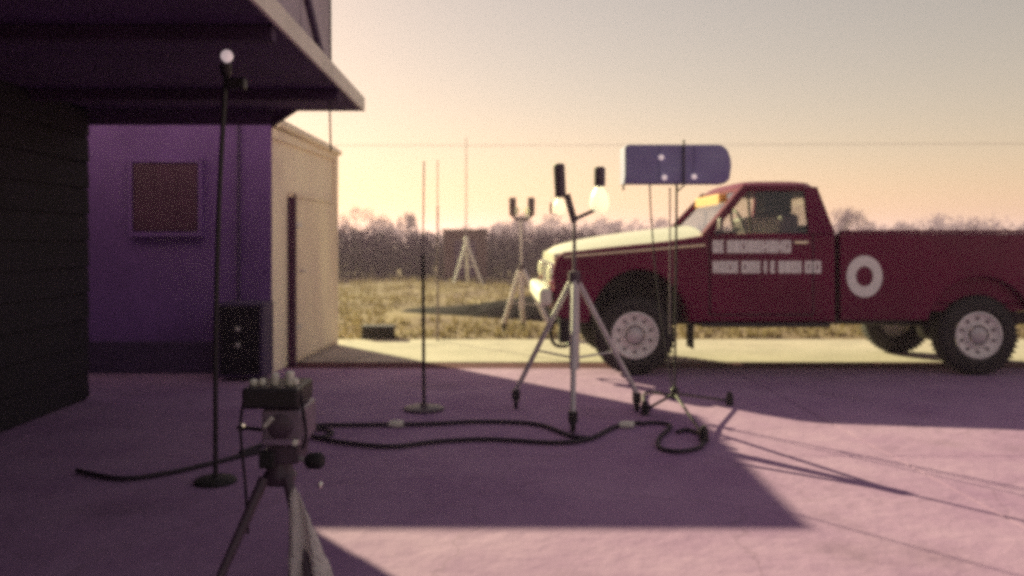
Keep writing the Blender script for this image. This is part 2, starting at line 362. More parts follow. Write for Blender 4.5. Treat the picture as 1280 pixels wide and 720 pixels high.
# hood: crowned shell sitting between the fenders
m = MB(); vs = []; fs = []; nx, ny = 18, 14
for i in range(nx + 1):
    u = i / nx; x = .575 + u * 1.42
    top = 1.13 + .275 * (u ** .5)
    base = 1.125 + .165 * u
    for j in range(ny + 1):
        v = -1 + 2 * j / ny; e = 1 - abs(v) ** 2.2
        vs.append((x, YC + v * .86, base + (top - base) * e + .012))
for i in range(nx):
    for j in range(ny): a = i * (ny + 1) + j; fs.append((a, a + 1, a + ny + 2, a + ny + 1))
k = len(vs)
vs += [(.575, YC - .86, .98), (.575, YC + .86, .98), (1.995, YC - .86, 1.1), (1.995, YC + .86, 1.1)]
fs += [tuple(range(0, ny + 1)) + (k + 1, k), tuple(range(nx * (ny + 1), (nx + 1) * (ny + 1))) + (k + 3, k + 2)]
fs += [tuple(i * (ny + 1) for i in range(nx + 1)) + (k + 2, k), tuple(i * (ny + 1) + ny for i in range(nx + 1)) + (k + 3, k + 1)]
m.add(vs, fs, True); m.build('hood', M['hood'], truck)['label'] = 'white hood'
# greenhouse
ti = .13
def pt(x, y, z): return Vector((x, y, z))
roofm = MB(); vs = []; fs = []; nx, ny = 12, 12
for i in range(nx + 1):
    u = i / nx; x = 2.36 + u * .73
    for j in range(ny + 1):
        v = -1 + 2 * j / ny
        z = 1.775 + .075 * (1 - abs(v) ** 4) ** .5 * (1 - abs(2 * u - 1) ** 5) ** .5
        vs.append((x, YC + v * (.925 - ti), z))
for i in range(nx):
    for j in range(ny): a = i * (ny + 1) + j; fs.append((a, a + 1, a + ny + 2, a + ny + 1))
roofm.add(vs, fs, True)
roofm.box(2.365, 3.085, YN + ti + .004, YFAR - ti - .004, 1.745, 1.7745, .006)
roofm.build('roof', M['red'], truck)
for sy, s in ((YN, 1), (YFAR, -1)):
    def q(x, z): return pt(x, sy + s * ti * (z - 1.33) / .44, z)
    MB().bar(q(1.985, 1.31) + Vector((0, s * .03, 0)), q(2.40, 1.775) + Vector((0, s * .03, 0)), .06, .075).build('front_pillar', M['red'], truck)
    th = Vector((0, s * .06, 0)); a = [q(2.955, 1.332), q(3.195, 1.332), q(3.075, 1.775), q(2.955, 1.775)]
    MB().hexa([*a, *[p + th for p in a]]).build('rear_pillar', M['red'], truck)
    MB().bar(q(2.40, 1.765) + th * .5, q(2.96, 1.765) + th * .5, .05, .05).build('roof_rail', M['red'], truck)
    g = [q(2.07, 1.335), q(2.95, 1.335), q(2.95, 1.745), q(2.40, 1.745)]; g = [p + th * .45 for p in g]
    wn = MB().add([*g, *[p + th * .1 for p in g]], [(3, 2, 1, 0), (4, 5, 6, 7), (0, 1, 5, 4), (1, 2, 6, 5), (2, 3, 7, 6), (3, 0, 4, 7)]).build('side_window', M['glass'], truck)
    MB().bar(q(2.42, 1.337) + th * .45, q(2.42, 1.75) + th * .45, .02, .02).build('divider', M['black'], wn)
# windscreen and rear window
w = [pt(2.00, YN + .07, 1.335), pt(2.00, YFAR - .07, 1.335), pt(2.375, YFAR - ti - .07, 1.755), pt(2.375, YN + ti + .07, 1.755)]
MB().hexa([*w, *[p + Vector((.006, 0, .004)) for p in w]]).build('windscreen', M['glass'], truck)
MB().box(1.96, 2.12, YN + .06, YFAR - .06, 1.24, 1.332, .02).build('cowl', M['red'], truck)
rp = MB()
def rq(y, z): return pt(3.19 - .115 * (z - 1.33) / .44, y, z)
def rpanel(y0, y1, z0, z1): a = [rq(y0, z0), rq(y1, z0), rq(y1, z1), rq(y0, z1)]; rp.hexa([*a, *[p - Vector((.03, 0, 0)) for p in a]])
rpanel(YN + .07, YFAR - .07, 1.336, 1.42); rpanel(YN + .19, YFAR - .19, 1.69, 1.76)
rpanel(YN + .15, YN + .42, 1.421, 1.689); rpanel(YFAR - .42, YFAR - .15, 1.421, 1.689)
rp.build('rear_panel', M['red'], truck)
a = [rq(YN + .421, 1.421), rq(YFAR - .421, 1.421), rq(YFAR - .421, 1.689), rq(YN + .421, 1.689)]
MB().hexa([*[p - Vector((.012, 0, 0)) for p in a], *[p - Vector((.018, 0, 0)) for p in a]]).build('rear_window', M['glass'], truck)
# cab interior
bench = MB(); bench.box(2.72, 2.90, YN + .10, YFAR - .10, 1.0, 1.52, .04)
st = bench.build('seat', M['seat'], truck); st['label'] = 'dark vinyl bench seat'
MB().box(2.27, 2.40, YC - .30, YFAR - .22, 1.60, 1.735, .012).build('sun_visor', M['visor'], truck)['label'] = 'orange visor behind the windscreen'
MB().box(2.03, 2.22, YN + .10, YFAR - .10, 1.18, 1.36, .03).build('dashboard', M['black'], truck)
ang = Vector((math.cos(R(35)), 0, math.sin(R(35))))
m = MB(); c0 = Vector((2.42, YN + .42, 1.38)); u = Vector((0, 1, 0)); wv = Vector((-ang.z * .5, 0, .87)).normalized()
ring = [c0 + (u * math.cos(t) + wv * math.sin(t)) * .19 for t in [2 * math.pi * k / 20 for k in range(21)]]
m.tube(ring, .014, 6); m.bar(c0 - u * .18, c0 + u * .18, .02, .02); m.tube([c0, c0 + Vector((-.28, 0, -.14))], .02)
m.build('steering_wheel', M['black'], truck)
# door, its handle and the two rows of pale lettering
dr = MB().prism([(2.03, .58), (2.98, .58), (2.98, 1.318), (2.03, 1.305)], YN - .008, YN + .02, .006).build('door', M['red'], truck)
for a in (((2.018, .57), (2.028, 1.31)), ((2.982, .57), (2.992, 1.325)), ((2.03, .567), (2.98, .577))):
    MB().box(a[0][0], a[1][0], YN - .0035, YN - .001, a[0][1], a[1][1]).build('seam', M['rubber'], dr)
MB().prism([(.66, 1.105), (1.98, 1.215), (1.98, 1.232), (.66, 1.122)], YN - .012, YN - .001, .003).build('chrome_trim', M['chrome'], truck)
MB().box(2.80, 2.93, YN - .045, YN - .012, 1.235, 1.26, .006).build('handle', M['chrome'], dr)
def lettering(x0, x1, z0, z1, seed, parent, yy):
    rnd = random.Random(seed); x = x0; h = z1 - z0
    while x < x1 - .03:
        w = rnd.uniform(.052, .070)
        if x + w > x1: w = x1 - x
        s = .026; kind = rnd.choice((0, 0, 4, 1, 0))
        m = MB(); y1 = yy; y0 = yy - .003
        def bx(a, b, c, d): m.box(x + a * w, x + b * w, y0, y1, z0 + c * h, z0 + d * h)
        sw = s / w; sh_ = s / h
        if kind in (0, 1, 2, 4): bx(0, sw, 0, 1)
        if kind in (0, 3, 4): bx(1 - sw, 1, 0, .999)
        if kind in (0, 1, 3, 5): bx(sw * 1.01, 1 - sw * 1.01, 1 - sh_, .998)
        if kind in (1, 4, 2): bx(sw * 1.01, 1 - sw * 1.01, .5 - sh_ / 2, .5 + sh_ / 2)
        if kind in (0, 2, 3, 1): bx(sw * 1.01, 1 - sw * 1.01, 0.002, sh_)
        if kind == 5: bx(.5 - sw / 2, .5 + sw / 2, 0, 1 - sh_)
        m.build('letter', M['letter'], parent)
        x += w + .006
lettering(2.05, 2.80, 1.150, 1.268, 4, dr, YN - .0085)
lettering(2.05, 2.975, .962, 1.075, 9, dr, YN - .0085)
lettering(2.99, 3.06, .962, 1.075, 2, truck, YN - .001)
# cargo bed
bp = [(3.25, .52), (3.245, 1.335), (5.80, 1.325), (5.80, .52), (5.09, .52)] + arch(RX, .50, .52, cz=.43) + [(4.03, .52)]
bed = MB(); bed.prism(bp, YN + .01, YN + .09, .012); bed.prism(bp, YFAR - .09, YFAR - .01, .012)
bed.box(3.25, 3.30, YN + .092, YFAR - .092, .56, 1.32); bed.box(5.74, 5.80, YN + .092, YFAR - .092, .56, 1.31); bed.box(3.30, 5.74, YN + .092, YFAR - .092, .60, .66)
for xa in (RX,):
    for y0, y1 in ((YN + .092, YN + .30), (YFAR - .30, YFAR - .092)): bed.box(xa - .5, xa + .5, y0, y1, .66, .95, .03)
bd = bed.build('cargo_bed', M['red'], truck)
MB().box(3.26, 5.78, YN - .004, YN + .095, 1.336, 1.362, .008).build('bed_rail', M['red'], truck)
em = MB(); c = Vector((3.47, YN + .009, .93))
def ringf(r0, r1, n=28):
    vs = []; fs = []
    for k in range(n):
        t = 2 * math.pi * k / n
        for r in (r0, r1):
            for yy in (0, -.004): vs.append((c.x + math.cos(t) * r * .86, c.y + yy, c.z + math.sin(t) * r))
    for k in range(n):
        a = k * 4; b = ((k + 1) % n) * 4
        fs += [(a + 1, b + 1, b + 3, a + 3), (a, a + 2, b + 2, b), (a, b, b + 1, a + 1), (a + 2, a + 3, b + 3, b + 2)]
    return vs, fs
em.add(*ringf(.095, .195)); em.build('emblem', M['letter'], bd)['label'] = 'pale round emblem on the bed side'
# wheels
for cx in (WX, RX):
    for y, s in ((YN + .03, 1), (YFAR - .03, -1)):
        w = sub_empty('wheel', (cx, y, WZ), truck)
        W = .22
        MB().lathe((cx, y, WZ), (0, s, 0), [(.03, .215), (.0, .25), (.004, .335), (.03, .366), (.07, .375), (W - .07, .375), (W - .03, .366), (W - .004, .335), (W, .25), (W - .03, .215)], 40, False).build('tyre', M['rubber'], w)
        MB().lathe((cx, y, WZ), (0, s, 0), [(.012, .222), (.006, .205), (.035, .19), (.05, .13), (.02, .115), (.016, .10), (.06, .09), (.10, .085), (.14, .05)], 32, False).build('rim', M['rim'], w)
        MB().lathe((cx, y, WZ), (0, s, 0), [(-.012, .02), (-.008, .05), (.012, .075), (.02, .08)], 24).build('hub_cap', M['steel'], w)
        for k in range(10):
            t = 2 * math.pi * (k + .5) / 10
            MB().lathe((cx + .158 * math.cos(t), y + s * .036, WZ + .158 * math.sin(t)), (0, -s, 0), [(-.004, .015), (.010, .015), (.0105, .010)], 10).build('vent_hole', M['lampgrey'], w)
        for k in range(5):
            t = 2 * math.pi * k / 5
            MB().lathe((cx + .100 * math.cos(t), y + s * .016, WZ + .100 * math.sin(t)), (0, -s, 0), [(-.01, .010), (.012, .010), (.016, .006)], 6).build('lug_nut', M['chrome'], w)
        tr = MB()
        for k in range(44):
            t = 2 * math.pi * k / 44; c = Vector((cx + math.cos(t) * .374, y + s * W / 2, WZ + math.sin(t) * .374)); dx = Vector((-math.sin(t), 0, math.cos(t)))
            for off in (-.055, .055): tr.bar(c + Vector((0, off - .035, 0)) - dx * .006, c + Vector((0, off + .035, 0)) + dx * .006, .026, .012)
        to = tr.build('tread', M['rubber'], w); to['kind'] = 'stuff'
# front end
MB().box(.43, .55, YN - .02, YFAR + .02, .66, .82, .035).build('bumper', M['white'], truck)['label'] = 'white steel bumper'
MB().box(.555, .572, YN + .30, YFAR - .30, .80, 1.06, .006).build('grille', M['black'], truck)
for k in range(5): MB().box(.540, .556, YN + .31, YFAR - .31, .815 + k * .05, .840 + k * .05, .003).build('grille_bar', M['chrome'], truck)
for y in (YN + .16, YFAR - .16):
    h = MB().lathe((.575, y, .95), (-1, 0, 0), [(0, .11), (.03, .11), (.035, .095)], 24).build('headlight', M['chrome'], truck)
    MB().lathe((.545, y, .95), (-1, 0, 0), [(0, .093), (.02, .08), (.032, .04), (.034, .0)], 24).build('lens', M['bulb'], h)
    MB().box(.535, .565, y - .06, y + .06, .845, .885, .006).build('turn_signal', M['amber'], truck)
MB().box(.62, .80, YN + .05, YN + .12, .30, .56, .01).build('front_apron', M['rubber'], truck)
MB().tube(smooth_path([(.60, YN + .3, .50), (.56, YN + .3, .38), (.60, YN + .3, .26), (.72, YN + .3, .25), (.76, YN + .3, .36), (.76, YN + .3, .5)]), .018).build('tow_hook', M['black'], truck)
MB().box(.84, 1.90, YN + .34, YFAR - .34, .50, 1.08).build('wheel_well', M['rubber'], truck)
un = MB()
for y in (YN + .45, YFAR - .52): un.box(.62, 5.7, y, y + .07, .44, .56)
for cx in (WX, RX): un.tube([(cx, YN + .2, WZ), (cx, YFAR - .2, WZ)], .045); un.lathe((cx, YC, WZ), (1, 0, 0), [(-.14, .05), (-.1, .12), (0, .15), (.1, .12), (.14, .05)], 16)
un.box(2.0, 2.6, YC - .2, YC + .2, .40, .58, .03); un.tube([(2.6, YC, .46), (RX, YC, .40)], .03)
un.build('chassis', M['black'], truck)
MB().box(1.865, 1.885, YN + .03, YN + .27, .25, .50, .004).build('mud_flap', M['rubber'], truck)
MB().box(1.95, 3.15, YN - .01, YN + .12, .455, .495, .01).build('side_step', M['black'], truck)
mr = MB().tube([(2.10, YN - .005, 1.31), (2.10, YN - .10, 1.38)], .009).build('mirror', M['lampgrey'], truck)
MB().box(2.075, 2.11, YN - .16, YN - .07, 1.37, 1.47, .01).build('mirror_housing', M['lampgrey'], mr)
tag(MB().box(2.62, 2.90, YN + .30, YN + .58, 1.522, 1.735, .02).build('equipment_case', M['rubber']), 'black square case standing on the seat inside the pickup cab', 'case')

# ------------------------------------------------------------------ wheeled twin-lamp stands
def caster(parent, p, r=.05):
    p = Vector(p)
    c = MB().lathe((p.x - .016, p.y, r), (1, 0, 0), [(0, r * .8), (.004, r), (.028, r), (.032, r * .8)], 16).build('caster', M['rubber'], parent)
    MB().box(p.x - .03, p.x + .03, p.y - .028, p.y + .028, r * 1.3, r * 2.9, .006).build('fork', M['black'], c)
def lamp_stand(loc, label, feet, zj, zf, zt, spread, big):
    x, y, _ = loc
    t = thing('floodlight_stand', loc, label, 'light stand')
    MB().tube([(x, y, .34), (x, y, zj)], .037 if big else .036, 12).build('column', M['steel'], t)
    MB().tube([(x, y, zj), (x, y, zf)], .013 if big else .016, 10).build('upper_pole', M['mast'] if big else M['steel'], t)
    MB().lathe((x, y, zj - .05), (0, 0, 1), [(0, .03), (.005, .045), (.09, .045), (.10, .02)], 16).build('collar', M['lampgrey'], t)
    for f in feet:
        f = Vector(f); top = Vector((x, y, zj - .03)); d = Vector((f.x - x, f.y - y, 0)).normalized()
        lg = MB().tube([top + d * .03, Vector((f.x, f.y, .13))], .019 if big else .034, 10).build('leg', M['steel'], t)
        caster(t, f, .048)
        mid = top.lerp(Vector((f.x, f.y, .13)), .62)
        MB().tube([(x, y, .42), mid], .008, 6).build('brace', M['steel'], lg)
    return t
S1 = Vector((.588, 6.18, 0))
s1 = lamp_stand(S1, 'tall silver wheeled light stand in front of the pickup fender', [gp(645, 510), gp(716, 540), gp(796, 514)], 1.0, 1.42, 1.8, .2, True)
x, y = S1.x, S1.y
MB().tube([(x, y, 1.40), (x - .055, y, 1.60)], .026, 10).build('lamp_arm', M['lampgrey'], s1)
MB().tube([(x, y, 1.42), (x + .18, y + .02, 1.50)], .014, 8).build('lamp_arm', M['lampgrey'], s1)
def lamp(px, py, z0, z1, r, bx, bz, br, bl, tilt, parent):
    h = MB().lathe((px, py, z0), (tilt, 0, 1), [(0, r * .7), (.01, r), (z1 - z0 - .012, r), (z1 - z0, r * .75)], 20).build('lamp_housing', M['lampgrey'], parent)
    MB().lathe((bx, py, bz), (0, 0, 1), [(-bl / 2, br * .35), (-bl * .45, br * .7), (-bl * .3, br * .95), (-bl * .1, br), (bl * .15, br * .85), (bl * .35, br * .5), (bl / 2, br * .36)], 20).build('bulb', M['lit'], h)
lamp(x - .100, y, 1.575, 1.82, .042, x - .108, 1.515, .046, .11, -.05, s1)
MB().tube([(x - .170, y, 1.54), (x - .170, y, 1.46)], .008, 6).build('thumb_screw', M['black'], s1)
lamp(x + .185, y + .03, 1.655, 1.80, .042, x + .185, 1.565, .070, .20, 0, s1)
S2 = Vector((.385, 11.5, 0))
s2 = lamp_stand(S2, 'smaller silver light stand with two dark lamp heads beyond the road', [gp(630, 416), (.75, 11.25, 0), (.42, 12.0, 0)], .90, 1.55, 1.86, .1, False)
x, y = S2.x, S2.y
MB().tube([(x - .12, y, 1.60), (x - .06, y, 1.55), (x + .07, y, 1.55), (x + .13, y, 1.60)], .022, 8).build('crossbar', M['lampgrey'], s2)
for sx in (-.12, .13):
    h = MB().lathe((x + sx, y, 1.59), (0, 0, 1), [(0, .03), (.02, .045), (.24, .05), (.25, .04)], 16).build('lamp_housing', M['lampgrey'], s2)
    MB().lathe((x + sx * .55, y - .02, 1.66), (0, 0, 1), [(-.05, .02), (0, .034), (.05, .02)], 14).build('bulb', M['bulb'], h)

# ------------------------------------------------------------------ blue lamp bank on its stand
S3 = Vector((1.305, 6.15, 0)); x, y = S3.x, S3.y
s3 = thing('lamp_bank', S3, 'long blue lamp bank on a thin black tripod in front of the pickup', 'light stand')
x0, x1, z0, z1 = .93, 1.675, 1.672, 1.945
pr = [(x0, z0)] + [(x1 - .03, z0), (x1, z0 + .03)] + [(x1 + .012, z0 + .12), (x1 + .008, z1 - .10)] + [(x1 - .09 + .09 * math.cos(t), z1 - .09 + .09 * math.sin(t)) for t in [R(10 + 16 * k) for k in range(6)]] + [(x0 + .02, z1), (x0, z1 - .02)]
hd = MB().prism(pr, y - .10, y + .12, .015).build('hood', M['blue'], s3)
for k in range(2): MB().box(x0 + .245 * (k + 1), x0 + .245 * (k + 1) + .012, y - .106, y - .101, z0 + .015, z1 - .02).build('seam', M['blue'], hd)
for px, pz in ((826, 197), (830, 222), (867, 221)):
    qx = (px - 616) * 6.05 / 1072; qz = 1.27 + (300 - pz) * 6.05 / 1072
    MB().lathe((qx, y - .101, qz), (0, -1, 0), [(0, .016), (.012, .020), (.03, .014), (.036, .004)], 14).build('lamp_tip', M['globe'], s3)  # unlit lamp tips, given a faint glow to brighten them
MB().bar((x0 + .006, y, z0), (x0 + .006, y, z0 - .045), .012, .03).build('clip', M['black'], s3)
MB().tube([(x, y, .16), (1.325, y + .03, z0 + .005)], .009, 8).build('pole', M['black'], s3)
MB().tube([(1.345, y - .112, 1.975), (1.345, y - .112, z0 - .02), (1.325, y, z0 - .05)], .007, 6).build('pole_end', M['black'], s3)
MB().tube([(1.27, y, .6), (1.27, y, 1.645)], .006, 6).build('side_rod', M['mast'], s3)
MB().tube([(1.27, y, .6), (x, y, .55)], .007, 6).build('rod_clamp', M['black'], s3)
MB().tube(smooth_path([(1.125, y, z0 + .01), (1.135, y, 1.45), (1.17, y - .01, 1.0), (1.24, y - .01, .5), (1.285, y - .02, .2)]), .006, 6).build('lead', M['cable'], s3)
MB().lathe((x, y, .13), (0, 0, 1), [(0, .02), (.01, .03), (.07, .03), (.09, .012)], 14).build('hub', M['black'], s3)
for f in (gp(880, 552), gp(912, 506), gp(806, 518)):
    lg = MB().tube([(x, y, .17), (f.x, f.y, .03)], .010, 8).build('leg', M['black'], s3)
    MB().lathe((f.x, f.y, 0), (0, 0, 1), [(0, .03), (.06, .028), (.10, .016)], 12).build('foot', M['rubber'], lg)

# ------------------------------------------------------------------ poles and masts
rs = thing('pole_stand', gp(530, 512), 'thin dark upright pole on a round flat base', 'stand'); p = rs.location
MB().lathe(p, (0, 0, 1), [(0, .15), (.014, .15), (.022, .135), (.026, .03), (.05, .022)], 36).build('base', M['lampgrey'], rs)
MB().tube([(p.x, p.y, .03), (p.x - .008, p.y, 1.16)], .013, 10).build('pole', M['black'], rs)
MB().tube([(p.x - .008, p.y, 1.16), (p.x, p.y, 1.86)], .0055, 8).build('lit_pole', M['mast'], rs)  # same pole, made paler and thinner to imitate sunlight on its upper part
p = gp(547, 426); ps = thing('marker_pole', p, 'slender dark pole standing at the road edge', 'pole')
MB().tube([(p.x, p.y, -.05), (p.x, p.y, 1.70)], .012, 8).build('pole', M['mast'], ps)
MB().tube([(p.x, p.y, 1.70), (p.x, p.y, 2.28)], .006, 8).build('tip', M['mast'], ps)
p = Vector((-.76, 24.5, 0)); an = thing('antenna_mast', p, 'tall thin mast on a white tripod in the field', 'mast')
MB().tube([(p.x, p.y, .9), (p.x, p.y, 2.4), (p.x, p.y, 4.2)], [.022, .016, .011], 8).build('mast', M['mast'], an)
for fx, fy in ((-1.12, 24.2), (-.28, 24.3), (-.72, 25.0)): MB().tube([(p.x, p.y, 1.22), (fx, fy, -.02)], .036, 8).build('leg', M['white'], an)
MB().lathe((p.x, p.y, 1.15), (0, 0, 1), [(0, .06), (.15, .07), (.22, .03)], 14).build('collar', M['white'], an)
MB().bar((-.95, 24.35, .52), (-.50, 24.4, .52), .03, .03).build('spreader', M['white'], an)
bpn = thing('equipment_hut', (-.85, 26.4, 0), 'small rusty brown hut behind the white tripod', 'hut')
MB().box(-1.50, -.18, 26.0, 26.9, .12, 1.55, .02).build('wall', M['rust'], bpn)
MB().box(-1.56, -.12, 25.95, 26.95, 1.552, 1.60, .01).build('roof', M['rust'], bpn)
MB().box(-1.16, -.52, 25.975, 25.998, .2, 1.25, .005).build('door', M['wood'], bpn)
for fx in (-1.45, -.3): MB().box(fx, fx + .08, 26.05, 26.13, -.05, .119).build('leg', M['bark'], bpn)
bx = thing('ground_box', (-1.47, 11.0, 0), 'low black box lying on the ground at the road edge', 'box')
MB().box(-1.68, -1.28, 10.97, 11.25, -.02, .14, .015).build('case', M['rubber'], bx); MB().box(-1.69, -1.27, 10.96, 11.26, .141, .165, .01).build('lid', M['black'], bx)
tag(MB().tube([(-60, 42, 6.05), (-20, 42, 5.92), (0, 42, 5.9), (30, 42, 6.0), (70, 42, 6.4)], .012, 6).build('overhead_wire', M['mast']), 'faint overhead wire crossing the pale sky', 'wire')

# ------------------------------------------------------------------ lamp post and cabinet under the canopy
p = Vector((-1.455, 4.5, 0)); lp = thing('globe_lamp_stand', p, 'thin dark stand with a small white globe under the canopy', 'light stand')
MB().tube(smooth_path([(p.x, p.y, .02), (p.x + .002, p.y, .8), (p.x + .02, p.y, 1.5), (p.x + .055, p.y, 2.14)]), .013, 8).build('pole', M['black'], lp)
MB().lathe(p, (0, 0, 1), [(0, .11), (.012, .11), (.02, .10), (.03, .02)], 24).build('base', M['rubber'], lp)
MB().lathe((p.x + .055, p.y, 2.12), (0, 0, 1), [(0, .012), (.03, .028), (.07, .03), (.075, .02)], 14).build('socket', M['black'], lp)
MB().lathe((p.x + .06, p.y, 2.235), (0, 0, 1), [(-.033, .008), (-.028, .017), (-.016, .028), (0, .033), (.016, .028), (.028, .017), (.033, .004)], 18).build('globe', M['globe'], lp)
MB().box(p.x + .06, p.x + .16, p.y - .03, p.y + .03, 2.06, 2.12, .01).build('clamp', M['black'], lp)
cb2 = thing('control_cabinet', (-2.3, 7.9, 0), 'dark metal cabinet with two pale knobs against the shed front', 'cabinet')
MB().box(-2.48, -2.07, 7.72, 8.10, .03, .70, .012).build('case', M['plinth'], cb2)
MB().box(-2.45, -2.10, 7.705, 7.719, .06, .67, .004).build('door', M['darkwall'], cb2)
for z in (.47, .325): MB().lathe((-2.29, 7.704, z), (0, -1, 0), [(0, .021), (.015, .021), (.025, .013)], 14).build('knob', M['steel'], cb2)

# ------------------------------------------------------------------ film camera on low tripod, near left
C = Vector((-.745, 3.0, 0))
tp = thing('tripod', C, 'low dark tripod with pan handle at lower left', 'tripod')
def cx(px, d=3.0): return (px - 616) * d / 1072
def cz(py, d=3.0): return 1.27 + (300 - py) * d / 1072
MB().lathe((C.x, C.y, cz(604)), (0, 0, 1), [(0, .05), (.03, .06), (.05, .045), (.09, .04), (.10, .055), (.12, .055)], 20).build('head', M['lampgrey'], tp)
for fx, fy in ((-.95, 2.75), (-.56, 2.78), (-.74, 3.40)):
    lg = MB().tube([(C.x + (fx - C.x) * .2, C.y + (fy - C.y) * .2, .45), (fx, fy, .02)], [.020, .013], 10).build('leg', M['lampgrey'], tp)
    MB().lathe((fx, fy, 0), (0, 0, 1), [(0, .012), (.02, .02), (.04, .016)], 10).build('foot', M['rubber'], lg)
ph = MB().tube([(C.x + .04, C.y - .02, .52), (-.63, 2.93, .515)], .009, 8).build('pan_handle', M['steel'], tp)
MB().lathe((-.635, 2.93, .515), (1, -.3, .1), [(0, .02), (.01, .028), (.05, .028), (.06, .02)], 14).build('grip', M['rubber'], ph)
MB().lathe((cx(404), 2.96, cz(601)), (0, -1, 0), [(0, .008), (.02, .009), (.03, .004)], 10).build('lock_knob', M['chrome'], tp)
fc = thing('film_camera', C + Vector((0, 0, .49)), 'dark film camera with chrome knobs seen from behind on the low tripod', 'camera')
MB().box(cx(334), cx(384), 2.92, 3.16, cz(552), cz(507), .012).build('body', M['camgrey'], fc)
MB().box(cx(312), cx(381), 2.90, 3.14, cz(505), cz(480), .010).build('magazine', M['black'], fc)
MB().box(cx(340), cx(378), 2.94, 3.10, cz(575), cz(553), .008).build('mount', M['lampgrey'], fc)
MB().box(cx(335), cx(352), 2.88, 2.918, cz(575), cz(556), .004).build('battery_pack', M['rubber'], fc)
MB().lathe((cx(359), 3.16, cz(530)), (0, 1, 0), [(0, .045), (.05, .045), (.06, .038), (.13, .042), (.135, .03)], 20).build('lens', M['black'], fc)
MB().lathe((cx(358), 2.918, cz(527)), (0, -1, 0), [(0, .042), (.008, .042), (.012, .036), (.014, .01)], 22).build('winder', M['lampgrey'], fc)
MB().lathe((cx(376), 2.918, cz(546)), (0, -1, 0), [(0, .010), (.012, .011), (.016, .005)], 12).build('release', M['white'], fc)  # white colour imitates a glint on the camera back
MB().box(cx(337), cx(381), 2.912, 2.9195, cz(549), cz(541), .002).build('name_plate', M['chrome'], fc)
MB().bar((cx(340), 2.905, cz(526)), (cx(350), 2.895, cz(515)), .012, .012).build('crank', M['white'], fc)  # coloured white as a painted glint
for px, pz, r in ((319, 475, .014), (330, 474, .012), (346, 467, .014), (364, 465, .016), (371, 474, .012)):
    MB().lathe((cx(px), 2.98, cz(481)), (0, 0, 1), [(0, r * .7), (.006, r), (cz(pz) - cz(481), r), (cz(pz) - cz(481) + .006, r * .6)], 14).build('knob', M['white'], fc)  # chrome knobs coloured white to stand in for their glints
MB().tube(smooth_path([(cx(380), 2.94, cz(484)), (cx(385), 2.93, cz(510)), (cx(388), 2.93, cz(538)), (cx(382), 2.95, cz(556))]), .006, 6).build('strap', M['cable'], fc)
MB().tube(smooth_path([(cx(313), 2.93, cz(490)), (cx(309), 2.92, cz(530)), (cx(314), 2.93, cz(600)), (cx(316), 2.94, cz(660))]), .005, 6).build('lead', M['cable'], fc)
MB().lathe((cx(300), 3.0, cz(536)), (0, -1, 0), [(-.03, .012), (0, .014), (.01, .006)], 12).build('plug', M['chrome'], fc)
MB().tube([(cx(300), 3.02, cz(536)), (cx(335), 3.02, cz(540))], .007, 6).build('plug_arm', M['cable'], fc)
# crumpled white sheet, added to imitate bright film bleed by the tripod
m = MB(); vs = []; fs = []; nx, ny = 12, 26; rnd = random.Random(5)
for j in range(ny + 1):
    v = j / ny; hw = .012 + .075 * v ** .8
    for i in range(nx + 1):
        u = -1 + 2 * i / nx
        vs.append((cx(370, 2.86) + .075 * v + u * hw, 2.84 + .035 * math.sin(u * 5 + v * 4) * v + .012 * rnd.uniform(-1, 1) * v, cz(606, 2.86) - .40 * v - .02 * abs(u) + .01 * rnd.uniform(-1, 1) * v))
for j in range(ny):
    for i in range(nx): a = j * (nx + 1) + i; fs.append((a, a + 1, a + nx + 2, a + nx + 1))
m.add(vs, fs, True); cl = tag(m.build('bleed_sheet', M['bleed_sheet']), 'added crumpled white sheet imitating bright film bleed at the low tripod', 'bleed_sheet')
sd = cl.modifiers.new('thickness', 'SOLIDIFY'); sd.thickness = .003

# ------------------------------------------------------------------ cables on the slab
def ground_cable(pts, r, label, mname='cable', name='power_cable'):
    q = smooth_path([gp(a, b, r) for a, b in pts], 10)
    t = thing(name, q[0], label, 'cable'); t.location.z = 0
    MB().tube(q, r, 8).build('sheath', M[mname], t); return t
c1 = ground_cable([(300, 566), (350, 548), (388, 533), (450, 531), (530, 530), (600, 527), (670, 530), (715, 545), (740, 548)], .014, 'black cable lying across the slab, the farther of the long pair')
c2 = ground_cable([(392, 546), (430, 553), (490, 558), (545, 552), (610, 549), (690, 553), (735, 549), (770, 533), (800, 528)], .014, 'black cable lying across the slab, the nearer of the long pair')
c3 = ground_cable([(96, 588), (150, 598), (205, 592), (260, 580), (300, 570), (345, 560), (385, 551)], .013, 'black cable running left along the slab from the low tripod')
c4 = ground_cable([(800, 530), (816, 528), (838, 532), (824, 548), (826, 560), (850, 564), (876, 558), (878, 545), (860, 537), (846, 540)], .013, 'coiled black cable end at the foot of the lamp bank')
c5 = ground_cable([(840, 494), (812, 490), (804, 497), (812, 512)], .011, 'short loop of cable beside the lamp bank hub')
def plug(px, py, parent, label=None):
    p = gp(px, py, .02)
    MB().tube([p + Vector((-.05, 0, 0)), p + Vector((-.02, 0, 0)), p + Vector((.05, 0, 0))], [.016, .026, .024], 10).build('connector', M['white'], parent)
plug(495, 530, c1); plug(783, 531, c2)
ground_cable([(388, 540), (402, 536), (416, 541), (402, 546), (388, 545)], .012, 'small kink of black cable beside the film camera')

